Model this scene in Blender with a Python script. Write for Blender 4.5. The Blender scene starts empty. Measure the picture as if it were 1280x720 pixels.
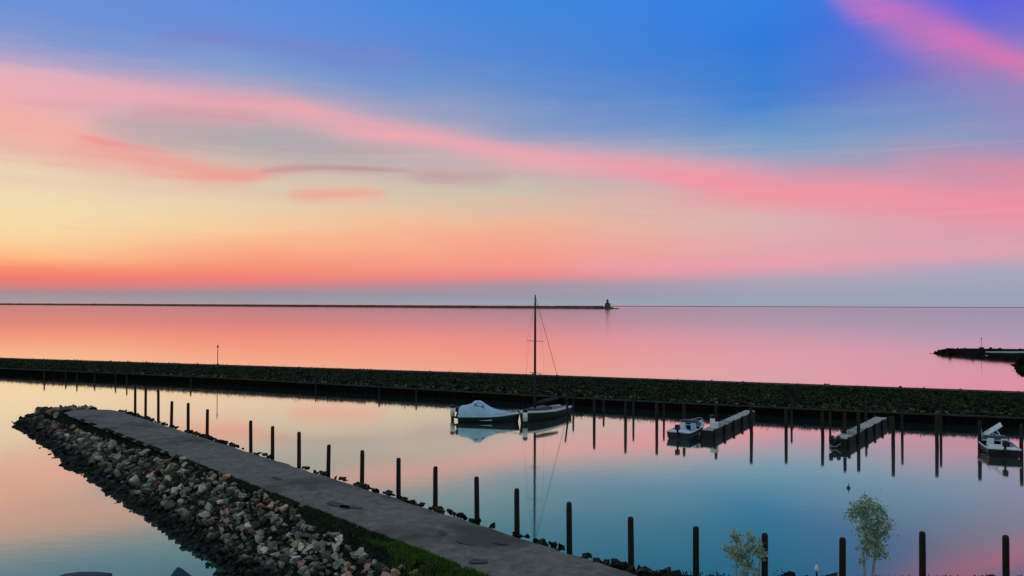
import bpy, bmesh, math, random
import numpy as np
from mathutils import Vector, Matrix, noise as mnoise
R = math.radians
random.seed(7)
rng = np.random.default_rng(11)
SC = bpy.context.scene
COL = SC.collection
F = 1000.0            # focal length in the photograph's pixels (1280 wide)
EYE = 12.0            # eye height over the water, metres
HOR0, TILT = 380.6, 5.0/1280

def hor(px): return HOR0 + (px-640)*TILT
def at(px, py, z):
    """world point of height z that a photo pixel shows"""
    D = F*(EYE-z)/(py-hor(px)); return Vector(((px-640)*D/F, D, z))
def lin(c):
    if isinstance(c, str): c = tuple(int(c[i:i+2], 16) for i in (0, 2, 4))
    return tuple(((v/255)/12.92 if v/255 <= .04045 else ((v/255+.055)/1.055)**2.4) for v in c) + (1.0,)

# ------------------------------------------------------------------ objects
def tag(o, label=None, cat=None, group=None, kind=None):
    if label: o['label'] = label
    if cat: o['category'] = cat
    if group: o['group'] = group
    if kind: o['kind'] = kind
    return o
def mesh_obj(name, verts, faces, mat, parent=None, smooth=False):
    me = bpy.data.meshes.new(name); me.from_pydata([tuple(v) for v in verts], [], faces); me.update()
    if mat: me.materials.append(mat)
    if smooth:
        for p in me.polygons: p.use_smooth = True
    o = bpy.data.objects.new(name, me); COL.objects.link(o); o.parent = parent
    return o
def empty(name, loc, rz=0):
    o = bpy.data.objects.new(name, None); o.location = loc; o.rotation_euler = (0, 0, rz); COL.objects.link(o); return o
def copy_tree(o, parent=None):
    kids = [c for c in SC.objects if c.parent == o]
    c = o.copy(); COL.objects.link(c); c.parent = parent
    for k in kids: copy_tree(k, c)
    return c

class MB:
    def __init__(s): s.v = []; s.f = []
    def add(s, v, f):
        n = len(s.v); s.v += [Vector(p) for p in v]; s.f += [tuple(i+n for i in q) for q in f]; return s
    def box(s, c, d, rz=0, b=0.0, ry=0, rx=0):
        bm = bmesh.new(); bmesh.ops.create_cube(bm, size=1)
        for v in bm.verts: v.co = Vector((v.co.x*d[0], v.co.y*d[1], v.co.z*d[2]))
        if b > 0: bmesh.ops.bevel(bm, geom=bm.edges[:], offset=b, segments=2, affect='EDGES', profile=.6)
        M = Matrix.Translation(c) @ Matrix.Rotation(rz, 4, 'Z') @ Matrix.Rotation(ry, 4, 'Y') @ Matrix.Rotation(rx, 4, 'X')
        bm.verts.index_update()
        s.add([M @ v.co for v in bm.verts], [[v.index for v in f.verts] for f in bm.faces]); bm.free(); return s
    def tube(s, pts, rad, n=8, cap=True):
        pts = [Vector(p) for p in pts]
        if not isinstance(rad, (list, tuple)): rad = [rad]*len(pts)
        vs = []; fs = []
        for i, p in enumerate(pts):
            t = (pts[min(i+1, len(pts)-1)]-pts[max(i-1, 0)]).normalized()
            a = t.cross(Vector((0, 0, 1))); a = a.normalized() if a.length > .05 else Vector((1, 0, 0))
            b = t.cross(a).normalized()
            for k in range(n):
                an = 2*math.pi*k/n; vs.append(p + (a*math.cos(an)+b*math.sin(an))*rad[i])
        for i in range(len(pts)-1):
            for k in range(n):
                fs.append((i*n+k, i*n+(k+1) % n, (i+1)*n+(k+1) % n, (i+1)*n+k))
        if cap: fs.append(tuple(range(n-1, -1, -1))); fs.append(tuple(range((len(pts)-1)*n, len(pts)*n)))
        return s.add(vs, fs)
    def loft(s, rings, closed=True, cap=True):
        n = len(rings[0]); vs = [p for r in rings for p in r]; fs = []
        for i in range(len(rings)-1):
            for k in range(n if closed else n-1):
                fs.append((i*n+k, i*n+(k+1) % n, (i+1)*n+(k+1) % n, (i+1)*n+k))
        if cap: fs.append(tuple(range(n-1, -1, -1))); fs.append(tuple(range((len(rings)-1)*n, len(rings)*n)))
        return s.add(vs, fs)
    def build(s, name, mat, parent=None, smooth=False):
        o = mesh_obj(name, s.v, s.f, mat, parent, smooth)
        bm = bmesh.new(); bm.from_mesh(o.data); bmesh.ops.recalc_face_normals(bm, faces=bm.faces[:]); bm.to_mesh(o.data); bm.free()
        return o

# ------------------------------------------------------------------ materials
def new_mat(name):
    m = bpy.data.materials.new(name); m.use_nodes = True; nt = m.node_tree
    for n in list(nt.nodes): nt.nodes.remove(n)
    return m, nt
WET = set('boulder_stone armour_stone breakwater_rubble'.split())
def mat(name, c1, c2, scale=3.0, rough=.8, bump=.0, metal=0, detail=6, stretch=None, spec=.3, rnd=None, bscale=None, c3=None):
    """noise mottled surface; rnd='object' or 'island' varies it from piece to piece"""
    m, nt = new_mat(name); L = nt.links.new
    out = nt.nodes.new('ShaderNodeOutputMaterial'); p = nt.nodes.new('ShaderNodeBsdfPrincipled')
    L(p.outputs[0], out.inputs[0])
    p.inputs['Roughness'].default_value = rough; p.inputs['Metallic'].default_value = metal
    p.inputs['Specular IOR Level'].default_value = spec
    tc = nt.nodes.new('ShaderNodeTexCoord'); mp = nt.nodes.new('ShaderNodeMapping')
    L(tc.outputs['Object'], mp.inputs[0])
    if stretch: mp.inputs['Scale'].default_value = stretch
    nz = nt.nodes.new('ShaderNodeTexNoise'); nz.inputs['Scale'].default_value = scale; nz.inputs['Detail'].default_value = detail
    nz.inputs['Roughness'].default_value = .65
    L(mp.outputs[0], nz.inputs['Vector'])
    cr = nt.nodes.new('ShaderNodeValToRGB')
    cr.color_ramp.elements[0].position = .32; cr.color_ramp.elements[1].position = .68
    cr.color_ramp.elements[0].color = (*c1, 1); cr.color_ramp.elements[1].color = (*c2, 1)
    L(nz.outputs[0], cr.inputs[0]); col = cr.outputs[0]
    if c3:
        n3 = nt.nodes.new('ShaderNodeTexNoise'); n3.inputs['Scale'].default_value = scale*.13; n3.inputs['Detail'].default_value = 4
        L(mp.outputs[0], n3.inputs['Vector'])
        r3 = nt.nodes.new('ShaderNodeValToRGB'); r3.color_ramp.elements[0].position = .5; r3.color_ramp.elements[1].position = .66
        L(n3.outputs[0], r3.inputs[0])
        mx = nt.nodes.new('ShaderNodeMixRGB'); L(r3.outputs[0], mx.inputs[0]); L(col, mx.inputs[1]); mx.inputs[2].default_value = (*c3, 1)
        col = mx.outputs[0]
    if rnd:
        if rnd == 'object':
            ri = nt.nodes.new('ShaderNodeObjectInfo'); src = ri.outputs['Random']
        else:
            ri = nt.nodes.new('ShaderNodeNewGeometry'); src = ri.outputs['Random Per Island']
        rr = nt.nodes.new('ShaderNodeValToRGB'); rr.color_ramp.interpolation = 'LINEAR'
        els = [(0, (.12, .13, .12)), (.28, (.3, .32, .3)), (.5, (.85, .87, .82)), (.6, (1.5, 1.5, 1.42)), (.74, (.55, .58, .52)),
               (.84, (2, 1.95, 1.85)), (.90, (1.7, .8, .66)), (1.0, (.75, .95, .6))]
        while len(rr.color_ramp.elements) < len(els): rr.color_ramp.elements.new(.5)
        for e, (ps, c) in zip(rr.color_ramp.elements, els): e.position = ps; e.color = (*[x/2 for x in c], 1)
        L(src, rr.inputs[0])
        mm = nt.nodes.new('ShaderNodeMixRGB'); mm.blend_type = 'MULTIPLY'; mm.inputs[0].default_value = 1
        L(col, mm.inputs[1]); L(rr.outputs[0], mm.inputs[2])
        m2 = nt.nodes.new('ShaderNodeMixRGB'); m2.blend_type = 'ADD'; m2.inputs[0].default_value = 1
        L(mm.outputs[0], m2.inputs[1]); L(mm.outputs[0], m2.inputs[2]); col = m2.outputs[0]
    if name in WET:   # algae and wet stone close to the waterline
        gg = nt.nodes.new('ShaderNodeNewGeometry'); sz = nt.nodes.new('ShaderNodeSeparateXYZ'); L(gg.outputs['Position'], sz.inputs[0])
        nw = nt.nodes.new('ShaderNodeTexNoise'); nw.inputs['Scale'].default_value = .9; L(gg.outputs['Position'], nw.inputs['Vector'])
        ms = nt.nodes.new('ShaderNodeMath'); ms.operation = 'MULTIPLY_ADD'; L(nw.outputs[0], ms.inputs[0]); ms.inputs[1].default_value = -.5; L(sz.outputs[2], ms.inputs[2])
        wr = nt.nodes.new('ShaderNodeMapRange'); wr.inputs[1].default_value = .15; wr.inputs[2].default_value = .65; L(ms.outputs[0], wr.inputs[0])
        wm = nt.nodes.new('ShaderNodeMixRGB'); wm.inputs[1].default_value = (.012, .015, .012, 1); L(wr.outputs[0], wm.inputs[0]); L(col, wm.inputs[2]); col = wm.outputs[0]
    L(col, p.inputs['Base Color'])
    if bump:
        nb = nt.nodes.new('ShaderNodeTexNoise'); nb.inputs['Scale'].default_value = bscale or scale*3; nb.inputs['Detail'].default_value = 5
        L(mp.outputs[0], nb.inputs['Vector'])
        b = nt.nodes.new('ShaderNodeBump'); b.inputs['Strength'].default_value = .7; b.inputs['Distance'].default_value = bump
        L(nb.outputs[0], b.inputs['Height']); L(b.outputs[0], p.inputs['Normal'])
    return m

M = {
 'rock': mat('boulder_stone', (.15, .145, .135), (.50, .46, .41), 3.5, .85, .03, rnd='object'),
 'rock_many': mat('armour_stone', (.085, .083, .077), (.34, .32, .285), 2.5, .88, .03, rnd='island'),
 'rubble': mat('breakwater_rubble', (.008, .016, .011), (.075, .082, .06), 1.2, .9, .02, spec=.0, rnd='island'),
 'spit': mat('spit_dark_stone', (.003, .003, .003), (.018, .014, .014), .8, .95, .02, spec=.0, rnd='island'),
 'rim': mat('shaded_rim_stone', (.018, .022, .02), (.06, .065, .055), 3, .9, .02, spec=.0, rnd='island'),  # same stone as the slope, with its backlit shade put into the colour
 'fill': mat('wet_dark_fill', (.008, .010, .009), (.022, .025, .02), 2.0, .9, .03, spec=.0),
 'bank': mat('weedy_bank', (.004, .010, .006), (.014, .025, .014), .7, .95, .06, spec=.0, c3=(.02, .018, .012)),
 'path': mat('worn_asphalt', (.12, .116, .106), (.235, .222, .20), 2.2, .95, .015, bscale=9, c3=(.09, .088, .082), spec=.04),
 'patch': mat('tar_patch', (.045, .045, .05), (.07, .07, .075), 3, .8, .01, bscale=20),
 'crest': mat('crest_track', (.02, .014, .010), (.04, .03, .022), .8, .95, .03),
 'wood': mat('creosoted_timber', (.012, .009, .008), (.035, .026, .022), 5, .75, .012, stretch=(4, 4, .5)),
 'plank': mat('weathered_planks', (.30, .30, .28), (.60, .58, .54), 4, .85, .01, stretch=(1, 1, 1), c3=(.2, .21, .17)),
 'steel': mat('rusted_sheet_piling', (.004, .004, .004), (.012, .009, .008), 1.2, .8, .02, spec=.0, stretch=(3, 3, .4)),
 'white': mat('white_gelcoat', (.72, .75, .76), (.84, .86, .87), 1.4, .3, .0, spec=.5, stretch=(.6, .6, 3)),
 'navy': mat('navy_gelcoat', (.008, .012, .028), (.02, .026, .05), 1.5, .25, .0, spec=.5),
 'black': mat('black_hull_paint', (.008, .008, .01), (.02, .02, .024), 1.5, .4),
 'bluecover': mat('light_blue_canvas', (.34, .55, .80), (.50, .70, .90), 2.2, .85, .09, bscale=2.2),
 'navycover': mat('dark_blue_canvas', (.006, .035, .06), (.015, .06, .09), 2.2, .8, .02, bscale=5),
 'wellshade': mat('cockpit_shade_black', (.006, .01, .012), (.015, .022, .026), 2.2, .85, .02, bscale=5),  # near-black tone imitating shade inside the open cockpits
 'glass': mat('tinted_windscreen', (.06, .11, .16), (.12, .19, .25), 1.0, .1, .0, spec=.8),
 'metal': mat('brushed_aluminium', (.4, .41, .42), (.6, .6, .6), 4, .35, .0, metal=.9),
 'mast': mat('dark_anodised_mast', (.02, .018, .02), (.05, .045, .05), 2, .5, stretch=(4, 4, .3)),
 'sail': mat('dark_sail_cover', (.01, .015, .02), (.03, .035, .045), 5, .8, .01),
 'plastic': mat('white_dock_plastic', (.8, .8, .79), (.88, .88, .88), 3, .5),
 'black_rubber': mat('engine_black', (.01, .01, .012), (.025, .025, .03), 3, .4),
 'lh_wall': mat('lighthouse_masonry', (.10, .09, .09), (.18, .16, .15), .3, .9),
 'lh_roof': mat('lighthouse_roof', (.05, .02, .02), (.09, .035, .03), .3, .8),
 'farstone': mat('far_breakwater_stone', (.05, .05, .055), (.12, .12, .12), .05, .95),
 'concrete': mat('pale_concrete', (.28, .30, .28), (.40, .42, .40), .8, .9),
 'bark': mat('pale_bark', (.22, .25, .25), (.42, .46, .45), 8, .9, .004),
 'float': mat('float_plastic', (.02, .04, .05), (.05, .08, .09), 4, .5),
}
def leaf_mat(name, c1, c2, trans=.35, uppos=(.3, .8)):
    m, nt = new_mat(name); L = nt.links.new
    out = nt.nodes.new('ShaderNodeOutputMaterial'); g = nt.nodes.new('ShaderNodeNewGeometry')
    r = nt.nodes.new('ShaderNodeValToRGB'); r.color_ramp.elements[0].color = (*c1, 1); r.color_ramp.elements[1].color = (*c2, 1)
    L(g.outputs['Random Per Island'], r.inputs[0])
    d = nt.nodes.new('ShaderNodeBsdfPrincipled'); d.inputs['Roughness'].default_value = .7; d.inputs['Specular IOR Level'].default_value = .2
    t = nt.nodes.new('ShaderNodeBsdfTranslucent'); x = nt.nodes.new('ShaderNodeMixShader'); x.inputs[0].default_value = trans
    L(r.outputs[0], d.inputs[0]); L(r.outputs[0], t.inputs[0]); L(d.outputs[0], x.inputs[1]); L(t.outputs[0], x.inputs[2]); L(x.outputs[0], out.inputs[0])
    return m
M['grass'] = leaf_mat('lawn_grass', (.03, .09, .012), (.11, .20, .03))
M['weeds'] = leaf_mat('breakwater_weeds', (.010, .026, .012), (.055, .08, .04), .2)
M['leaf'] = leaf_mat('sapling_leaf', (.14, .28, .17), (.70, .82, .64), .5)
M['shrub'] = leaf_mat('dark_shrub_leaf', (.01, .03, .03), (.03, .07, .06), .3)

# ------------------------------------------------------------------ sky
AZ0, AZ1, ELN = -42.0, 42.0, 25.0
def sky_ae(px, py):
    az = math.atan((px-640)/F); el = math.atan((hor(px)-py)/F*math.cos(az)); return math.degrees(az), math.degrees(el)

def build_world():
    w = bpy.data.worlds.new('World'); SC.world = w; w.use_nodes = True; nt = w.node_tree; L = nt.links.new
    for n in list(nt.nodes): nt.nodes.remove(n)
    def val(node, i, v):
        if hasattr(v, 'node'): L(v, node.inputs[i])
        else: node.inputs[i].default_value = v
    def m(op, a, b=0.0, c=None, clamp=False):
        n = nt.nodes.new('ShaderNodeMath'); n.operation = op; n.use_clamp = clamp; val(n, 0, a); val(n, 1, b)
        if c is not None: val(n, 2, c)
        return n.outputs[0]
    def mix(f, a, b):
        n = nt.nodes.new('ShaderNodeMixRGB'); val(n, 0, f); val(n, 1, a); val(n, 2, b); return n.outputs[0]
    def curve(x, pts):
        n = nt.nodes.new('ShaderNodeFloatCurve'); c = n.mapping.curves[0]; pts = sorted(pts)
        while len(c.points) < len(pts): c.points.new(.5, .5)
        for q, (px_, v) in zip(c.points, pts): q.location = (px_, v); q.handle_type = 'AUTO_CLAMPED'
        n.mapping.use_clip = False; n.mapping.extend = 'HORIZONTAL'; n.mapping.update(); L(x, n.inputs[1]); return n.outputs[0]
    def smooth(x, a, b):
        n = nt.nodes.new('ShaderNodeMapRange'); n.interpolation_type = 'SMOOTHSTEP'; val(n, 0, x)
        n.inputs[1].default_value = a; n.inputs[2].default_value = b; return n.outputs[0]
    tc = nt.nodes.new('ShaderNodeTexCoord'); sp = nt.nodes.new('ShaderNodeSeparateXYZ'); L(tc.outputs['Generated'], sp.inputs[0])
    az = m('MULTIPLY', m('ARCTAN2', sp.outputs[0], sp.outputs[1]), 180/math.pi)
    el = m('MULTIPLY', m('ARCSINE', sp.outputs[2]), 180/math.pi)
    el = m('ABSOLUTE', el)
    def noise(sx, sy, scale, detail=3, seed=0.0, rough=.55):
        cx = nt.nodes.new('ShaderNodeCombineXYZ'); L(m('MULTIPLY', az, sx), cx.inputs[0]); L(m('MULTIPLY', el, sy), cx.inputs[1]); cx.inputs[2].default_value = seed
        n = nt.nodes.new('ShaderNodeTexNoise'); n.inputs['Scale'].default_value = scale; n.inputs['Detail'].default_value = detail
        n.inputs['Roughness'].default_value = rough; L(cx.outputs[0], n.inputs['Vector']); return n.outputs[0]
    n1 = noise(.05, .22, 1.6, 3, 1.3); n2 = noise(.10, 1.1, 1.5, 5, 7.7); n3 = noise(.06, 2.2, 1.2, 4, 3.1)
    # gentle waver of the layers, none at the horizon
    wob = m('MULTIPLY', m('ADD', m('SUBTRACT', n1, .5), m('MULTIPLY', m('SUBTRACT', n2, .5), .45)), m('MULTIPLY', smooth(el, .8, 7), 2.6))
    elw = m('ADD', el, wob)
    cols = {
     -30.5: [(378, 'a39c9e'), (366, 'a48b94'), (357, 'd67f7c'), (349, 'ee7a70'), (336, 'f68f70'), (318, 'fac08c'), (290, 'f6d9a6'), (255, 'efdcae'), (220, 'e9d3b4'), (195, 'eac4ae'), (170, 'e8b6ae'), (140, 'e6b3b2'), (105, 'd9b2c0'), (80, 'b3a5c8'), (50, '8096cf'), (0, '6a90d8')],
     -17.5: [(378, '9b9aa2'), (366, '9a8f9c'), (358, 'c9858a'), (350, 'ee7f7c'), (338, 'f48f76'), (315, 'f8a884'), (285, 'f7c69a'), (250, 'e5cfae'), (215, 'd2c2b0'), (175, 'b9b0ac'), (140, 'c4aeb6'), (115, 'aaa5c0'), (90, '889ecb'), (50, '6a8cd2'), (0, '5b8cdc')],
     0.0: [(378, '98a0ae'), (368, '9a94a4'), (356, 'a992a0'), (345, 'ea8a8a'), (330, 'f5998a'), (300, 'f3a78e'), (275, 'ecb698'), (245, 'cbbfac'), (215, 'c4b4b0'), (185, 'b4a8b8'), (150, '8a9cc4'), (110, '6a8fca'), (60, '4f86d4'), (0, '3f86dd')],
     17.5: [(378, '98a3b7'), (365, '9fa2b5'), (350, 'b0a2b4'), (338, 'd79fae'), (315, 'e2a9ac'), (280, 'd9b3b2'), (245, 'dba8b0'), (215, 'a8a4bc'), (185, '7fa2c6'), (150, '5c90cc'), (110, '3a7ed2'), (60, '2f79d8'), (0, '327ee0')],
     30.5: [(378, '98a2b8'), (360, '9fa4ba'), (340, 'a9a5bc'), (318, 'cfa2b4'), (285, 'dc9cae'), (250, 'd890a8'), (210, 'a894b4'), (170, '8c98be'), (130, '7e8ec4'), (90, '8078c0'), (50, '6a6ed0'), (0, '5a62dc')],
    }
    outs = []
    for a, stops in cols.items():
        r = nt.nodes.new('ShaderNodeValToRGB'); els = []
        for py, c in stops:
            px = 640+math.tan(R(a))*F; els.append((min(.5, sky_ae(px, py)[1]/45), lin(c)))
        top = {-30.5: '5c84c8', -17.5: '5080c8', 0.0: '4a80c8', 17.5: '4478c4', 30.5: '5068c0'}[a]
        els += [(30/45, lin(top)), (1.0, lin('92a6b4'))]
        while len(r.color_ramp.elements) < len(els): r.color_ramp.elements.new(.5)
        for e, (ps, c) in zip(r.color_ramp.elements, els): e.position = ps; e.color = c
        L(m('DIVIDE', elw, 45), r.inputs[0]); outs.append((a, r.outputs[0]))
    c = outs[0][1]
    for (a0, _), (a1, o) in zip(outs, outs[1:]):
        n = nt.nodes.new('ShaderNodeMapRange'); n.interpolation_type = 'SMOOTHERSTEP' if False else 'LINEAR'
        n.inputs[1].default_value = a0; n.inputs[2].default_value = a1; n.clamp = True; L(az, n.inputs[0])
        c = mix(n.outputs[0], c, o)
    # cloud bands: centre line, half width (px) and strength along azimuth
    ua = m('DIVIDE', m('SUBTRACT', az, AZ0), AZ1-AZ0)
    def band(col, pts, nz=n2, amt=.8, wobble=1.0):
        global_pts = []
        cc = []; ww = []; ss = []
        for px, py, wd, st in pts:
            a, e = sky_ae(px, py); u = (a-AZ0)/(AZ1-AZ0); cc.append((u, e/ELN)); ww.append((u, wd/20/3)); ss.append((u, st))
        ce = m('MULTIPLY', curve(ua, cc), ELN); wd = m('MULTIPLY', m('MULTIPLY', curve(ua, ww), 3*20), .0573)
        ee = m('ADD', el, m('MULTIPLY', wob, .35*wobble))
        d = m('DIVIDE', m('SUBTRACT', ee, ce), wd)
        g = m('EXPONENT', m('MULTIPLY', m('MULTIPLY', d, d), -1))
        s = m('MULTIPLY', g, curve(ua, ss))
        s = m('MULTIPLY', s, m('ADD', m('MULTIPLY', nz, 2*amt), 1-amt), clamp=True)
        nonlocal c
        c = mix(s, c, lin(col))
    band('f2a6b0', [(-120, 95, 30, .5), (0, 112, 26, .45), (160, 120, 22, .55), (320, 132, 18, .65), (450, 160, 15, .8), (560, 178, 14, .8), (660, 196, 15, .8), (760, 205, 17, .7), (860, 215, 20, .6), (1000, 225, 20, .0)], amt=.6)
    band('f4919f', [(700, 204, 10, 0), (800, 211, 14, .45), (880, 226, 22, .7), (960, 235, 23, .8), (1060, 241, 22, .75), (1160, 249, 22, .65), (1280, 260, 23, .6), (1400, 270, 26, .7)], amt=.55)
    band('f3ada2', [(-100, 120, 18, .75), (0, 148, 21, .8), (70, 168, 21, .8), (150, 192, 17, .7), (260, 208, 10, 0)], amt=.5)
    band('ef9890', [(60, 180, 8, 0), (130, 190, 10, .45), (200, 207, 13, .6), (290, 219, 11, .8), (340, 214, 8, .5), (390, 208, 6, 0)], amt=.4)
    band('f08f90', [(90, 172, 4, 0), (130, 180, 5, .7), (170, 186, 4, .5), (220, 190, 4, 0)], amt=.3)
    band('b98f98', [(320, 214, 4, 0), (370, 209, 4.5, .8), (430, 209, 4.5, .85), (480, 211, 3.5, .7), (520, 213, 3, 0)], amt=.2, wobble=.5)
    band('c09ca2', [(500, 214, 6, 0), (545, 219, 9, .7), (600, 221, 9, .6), (640, 222, 7, 0)], amt=.4, wobble=.5)
    band('f39c90', [(355, 243, 7, 0), (400, 243, 8, .7), (450, 242, 8, .65), (490, 243, 6, 0)], amt=.4, wobble=.5)
    band('d498a2', [(150, 138, 8, 0), (210, 141, 9, .6), (280, 145, 9, .65), (340, 148, 7, 0)], amt=.5)
    band('7c84c8', [(180, 46, 9, 0), (250, 47, 8, .6), (320, 50, 8, .2), (380, 60, 10, .45), (450, 66, 10, .45), (530, 68, 8, 0)], amt=.5)
    band('a4a0ac', [(100, 150, 16, 0), (200, 165, 20, .55), (330, 172, 20, .5), (450, 190, 12, .2), (520, 195, 12, 0)], amt=.5)
    band('9a84bc', [(-200, -10, 30, 0), (1020, -10, 30, 0), (1100, 30, 24, .2), (1180, 72, 30, .4), (1250, 104, 50, .55), (1350, 134, 70, .7)], amt=.4)
    band('e274b0', [(-200, -40, 10, 0), (1000, -34, 10, 0), (1040, -22, 20, .3), (1090, 0, 27, .55), (1150, 28, 27, .62), (1210, 54, 22, .68), (1260, 74, 17, .75), (1340, 96, 18, .7)], amt=.6)
    band('de8fa4', [(1100, 200, 12, 0), (1180, 205, 14, .5), (1280, 215, 16, .6), (1360, 220, 16, .6)], amt=.8)
    band('ee9fb0', [(700, 332, 8, 0), (820, 332, 9, .5), (1000, 325, 9, .5), (1150, 318, 8, .4), (1280, 312, 8, .3)], amt=.5, wobble=.3)
    for (x0, y0, ln, wd_, st_, cl) in ((30, 128, 120, 5, .35, 'd8a0ac'), (240, 122, 150, 4, .35, 'dc9ca8'), (60, 205, 120, 5, .35, 'e8a89c'), (420, 188, 110, 4, .3, 'c49aa4'),
                                       (700, 240, 120, 5, .3, 'e0a8a4'), (1010, 212, 140, 5, .4, 'e08c9c'), (1120, 178, 120, 8, .3, 'a890b8'), (860, 258, 160, 5, .3, 'e8a0a4')):
        band(cl, [(x0-20, y0-2, wd_, 0), (x0+ln*.3, y0, wd_, st_), (x0+ln*.7, y0+2, wd_*.8, st_*.8), (x0+ln+20, y0+3, wd_*.7, 0)], amt=.7)
    # thin horizontal wisps
    st = m('MULTIPLY', smooth(n3, .5, .75), m('MULTIPLY', m('MULTIPLY', smooth(el, 1.5, 5), smooth(m('MULTIPLY', el, -1), -15, -10)), .12))
    c = mix(st, c, lin('f3b9b4'))
    st2 = m('MULTIPLY', smooth(m('SUBTRACT', 1, n3), .55, .8), m('MULTIPLY', m('MULTIPLY', smooth(el, 1.5, 5), smooth(m('MULTIPLY', el, -1), -18, -11)), .10))
    c = mix(st2, c, lin('8f98bc'))
    # the sky behind the camera: dull violet blue
    rb = nt.nodes.new('ShaderNodeValToRGB'); els = [(0, lin('6a787c')), (.3, lin('97a5a8')), (.7, lin('9cb0ba')), (1, lin('92a6b4'))]
    while len(rb.color_ramp.elements) < 4: rb.color_ramp.elements.new(.5)
    for e, (ps, cc_) in zip(rb.color_ramp.elements, els): e.position = ps; e.color = cc_
    L(m('DIVIDE', el, 90), rb.inputs[0])
    bk = smooth(m('ABSOLUTE', az), 45, 100)
    c = mix(bk, c, rb.outputs[0])
    sky = nt.nodes.new('ShaderNodeTexSky'); sky.sky_type = 'NISHITA'; sky.sun_disc = False
    sky.sun_elevation = R(1.0); sky.sun_rotation = R(-58); sky.air_density = 1.2; sky.ozone_density = 2.0
    b1 = nt.nodes.new('ShaderNodeBackground'); L(c, b1.inputs[0]); b1.inputs[1].default_value = 1.0
    b2 = nt.nodes.new('ShaderNodeBackground'); L(sky.outputs[0], b2.inputs[0]); b2.inputs[1].default_value = .006
    ad = nt.nodes.new('ShaderNodeAddShader'); out = nt.nodes.new('ShaderNodeOutputWorld')
    L(b1.outputs[0], ad.inputs[0]); L(b2.outputs[0], ad.inputs[1]); L(ad.outputs[0], out.inputs[0])
    w.cycles.sampling_method = 'MANUAL'; w.cycles.sample_map_resolution = 512
build_world()
sl = bpy.data.lights.new('sun', 'SUN'); sl.energy = .12; sl.angle = R(12); sl.color = (1, .62, .45)
so = bpy.data.objects.new('sun', sl); COL.objects.link(so)
az, el = R(-58), R(4); d = Vector((math.sin(az)*math.cos(el), math.cos(az)*math.cos(el), math.sin(el)))
so.rotation_euler = d.to_track_quat('Z', 'Y').to_euler(); so.location = (0, 0, 60)

# ------------------------------------------------------------------ water
def water_mat():
    m, nt = new_mat('calm_water'); L = nt.links.new
    out = nt.nodes.new('ShaderNodeOutputMaterial'); geo = nt.nodes.new('ShaderNodeNewGeometry')
    sp = nt.nodes.new('ShaderNodeSeparateXYZ'); L(geo.outputs['Position'], sp.inputs[0])
    def ma(op, a, b=0., clamp=False):
        n = nt.nodes.new('ShaderNodeMath'); n.operation = op; n.use_clamp = clamp
        for i, v in enumerate((a, b)):
            if hasattr(v, 'node'): L(v, n.inputs[i])
            else: n.inputs[i].default_value = v
        return n.outputs[0]
    # 0 in the sheltered harbour, 1 out on the lake beyond the breakwater
    lake = ma('DIVIDE', ma('SUBTRACT', ma('ADD', sp.outputs[1], ma('MULTIPLY', sp.outputs[0], .37)), 108), 6, True)
    def nz(scale, det, sx=1., sy=1.):
        mp = nt.nodes.new('ShaderNodeMapping'); mp.inputs['Scale'].default_value = (sx, sy, 1); L(geo.outputs['Position'], mp.inputs[0])
        n = nt.nodes.new('ShaderNodeTexNoise'); n.inputs['Scale'].default_value = scale; n.inputs['Detail'].default_value = det
        L(mp.outputs[0], n.inputs['Vector']); return n.outputs[0]
    b0 = nt.nodes.new('ShaderNodeBump'); b0.inputs['Strength'].default_value = 1; b0.inputs['Distance'].default_value = .0022
    L(nz(1.1, 3, .7, 1.3), b0.inputs['Height'])
    b1 = nt.nodes.new('ShaderNodeBump'); b1.inputs['Distance'].default_value = .022; L(ma('MULTIPLY', lake, .8), b1.inputs['Strength'])
    L(nz(.5, 4, .6, 1.6), b1.inputs['Height']); L(b0.outputs[0], b1.inputs['Normal'])
    gl = nt.nodes.new('ShaderNodeBsdfGlossy'); L(b1.outputs[0], gl.inputs['Normal'])
    L(ma('ADD', ma('MULTIPLY', lake, .025), .055), gl.inputs['Roughness'])
    body = nt.nodes.new('ShaderNodeBsdfDiffuse'); body.inputs[0].default_value = (.05, .15, .135, 1)
    lw = nt.nodes.new('ShaderNodeLayerWeight'); lw.inputs['Blend'].default_value = .5
    cosv = ma('SUBTRACT', 1, lw.outputs['Facing'])
    cr = nt.nodes.new('ShaderNodeValToRGB'); e = cr.color_ramp.elements
    pts = [(0, .99), (.08, .98), (.13, .95), (.18, .88), (.25, .68), (.32, .45), (.5, .2), (1, .03)]
    while len(e) < len(pts): e.new(.5)
    for q, (p_, v) in zip(e, pts): q.position = p_; q.color = (v, v, v, 1)
    L(cosv, cr.inputs[0])
    gt = nt.nodes.new('ShaderNodeValToRGB'); e2 = gt.color_ramp.elements; gp_ = [(0, (1, .95, .96)), (.11, (1, .955, .97)), (.17, (.94, 1, .84)), (.25, (.86, 1.0, .60)), (.34, (.80, .97, .50))]
    while len(e2) < len(gp_): e2.new(.5)
    for q, (p_, v) in zip(e2, gp_): q.position = p_; q.color = (*v, 1)
    L(cosv, gt.inputs[0])
    lt = nt.nodes.new('ShaderNodeMixRGB'); lt.blend_type = 'MULTIPLY'; L(lake, lt.inputs[0]); L(gt.outputs[0], lt.inputs[1]); lt.inputs[2].default_value = (1, .93, .96, 1); L(lt.outputs[0], gl.inputs[0])
    mx = nt.nodes.new('ShaderNodeMixShader'); L(cr.outputs[0], mx.inputs[0]); L(body.outputs[0], mx.inputs[1]); L(gl.outputs[0], mx.inputs[2])
    L(mx.outputs[0], out.inputs[0]); return m
S = 60000
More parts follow.
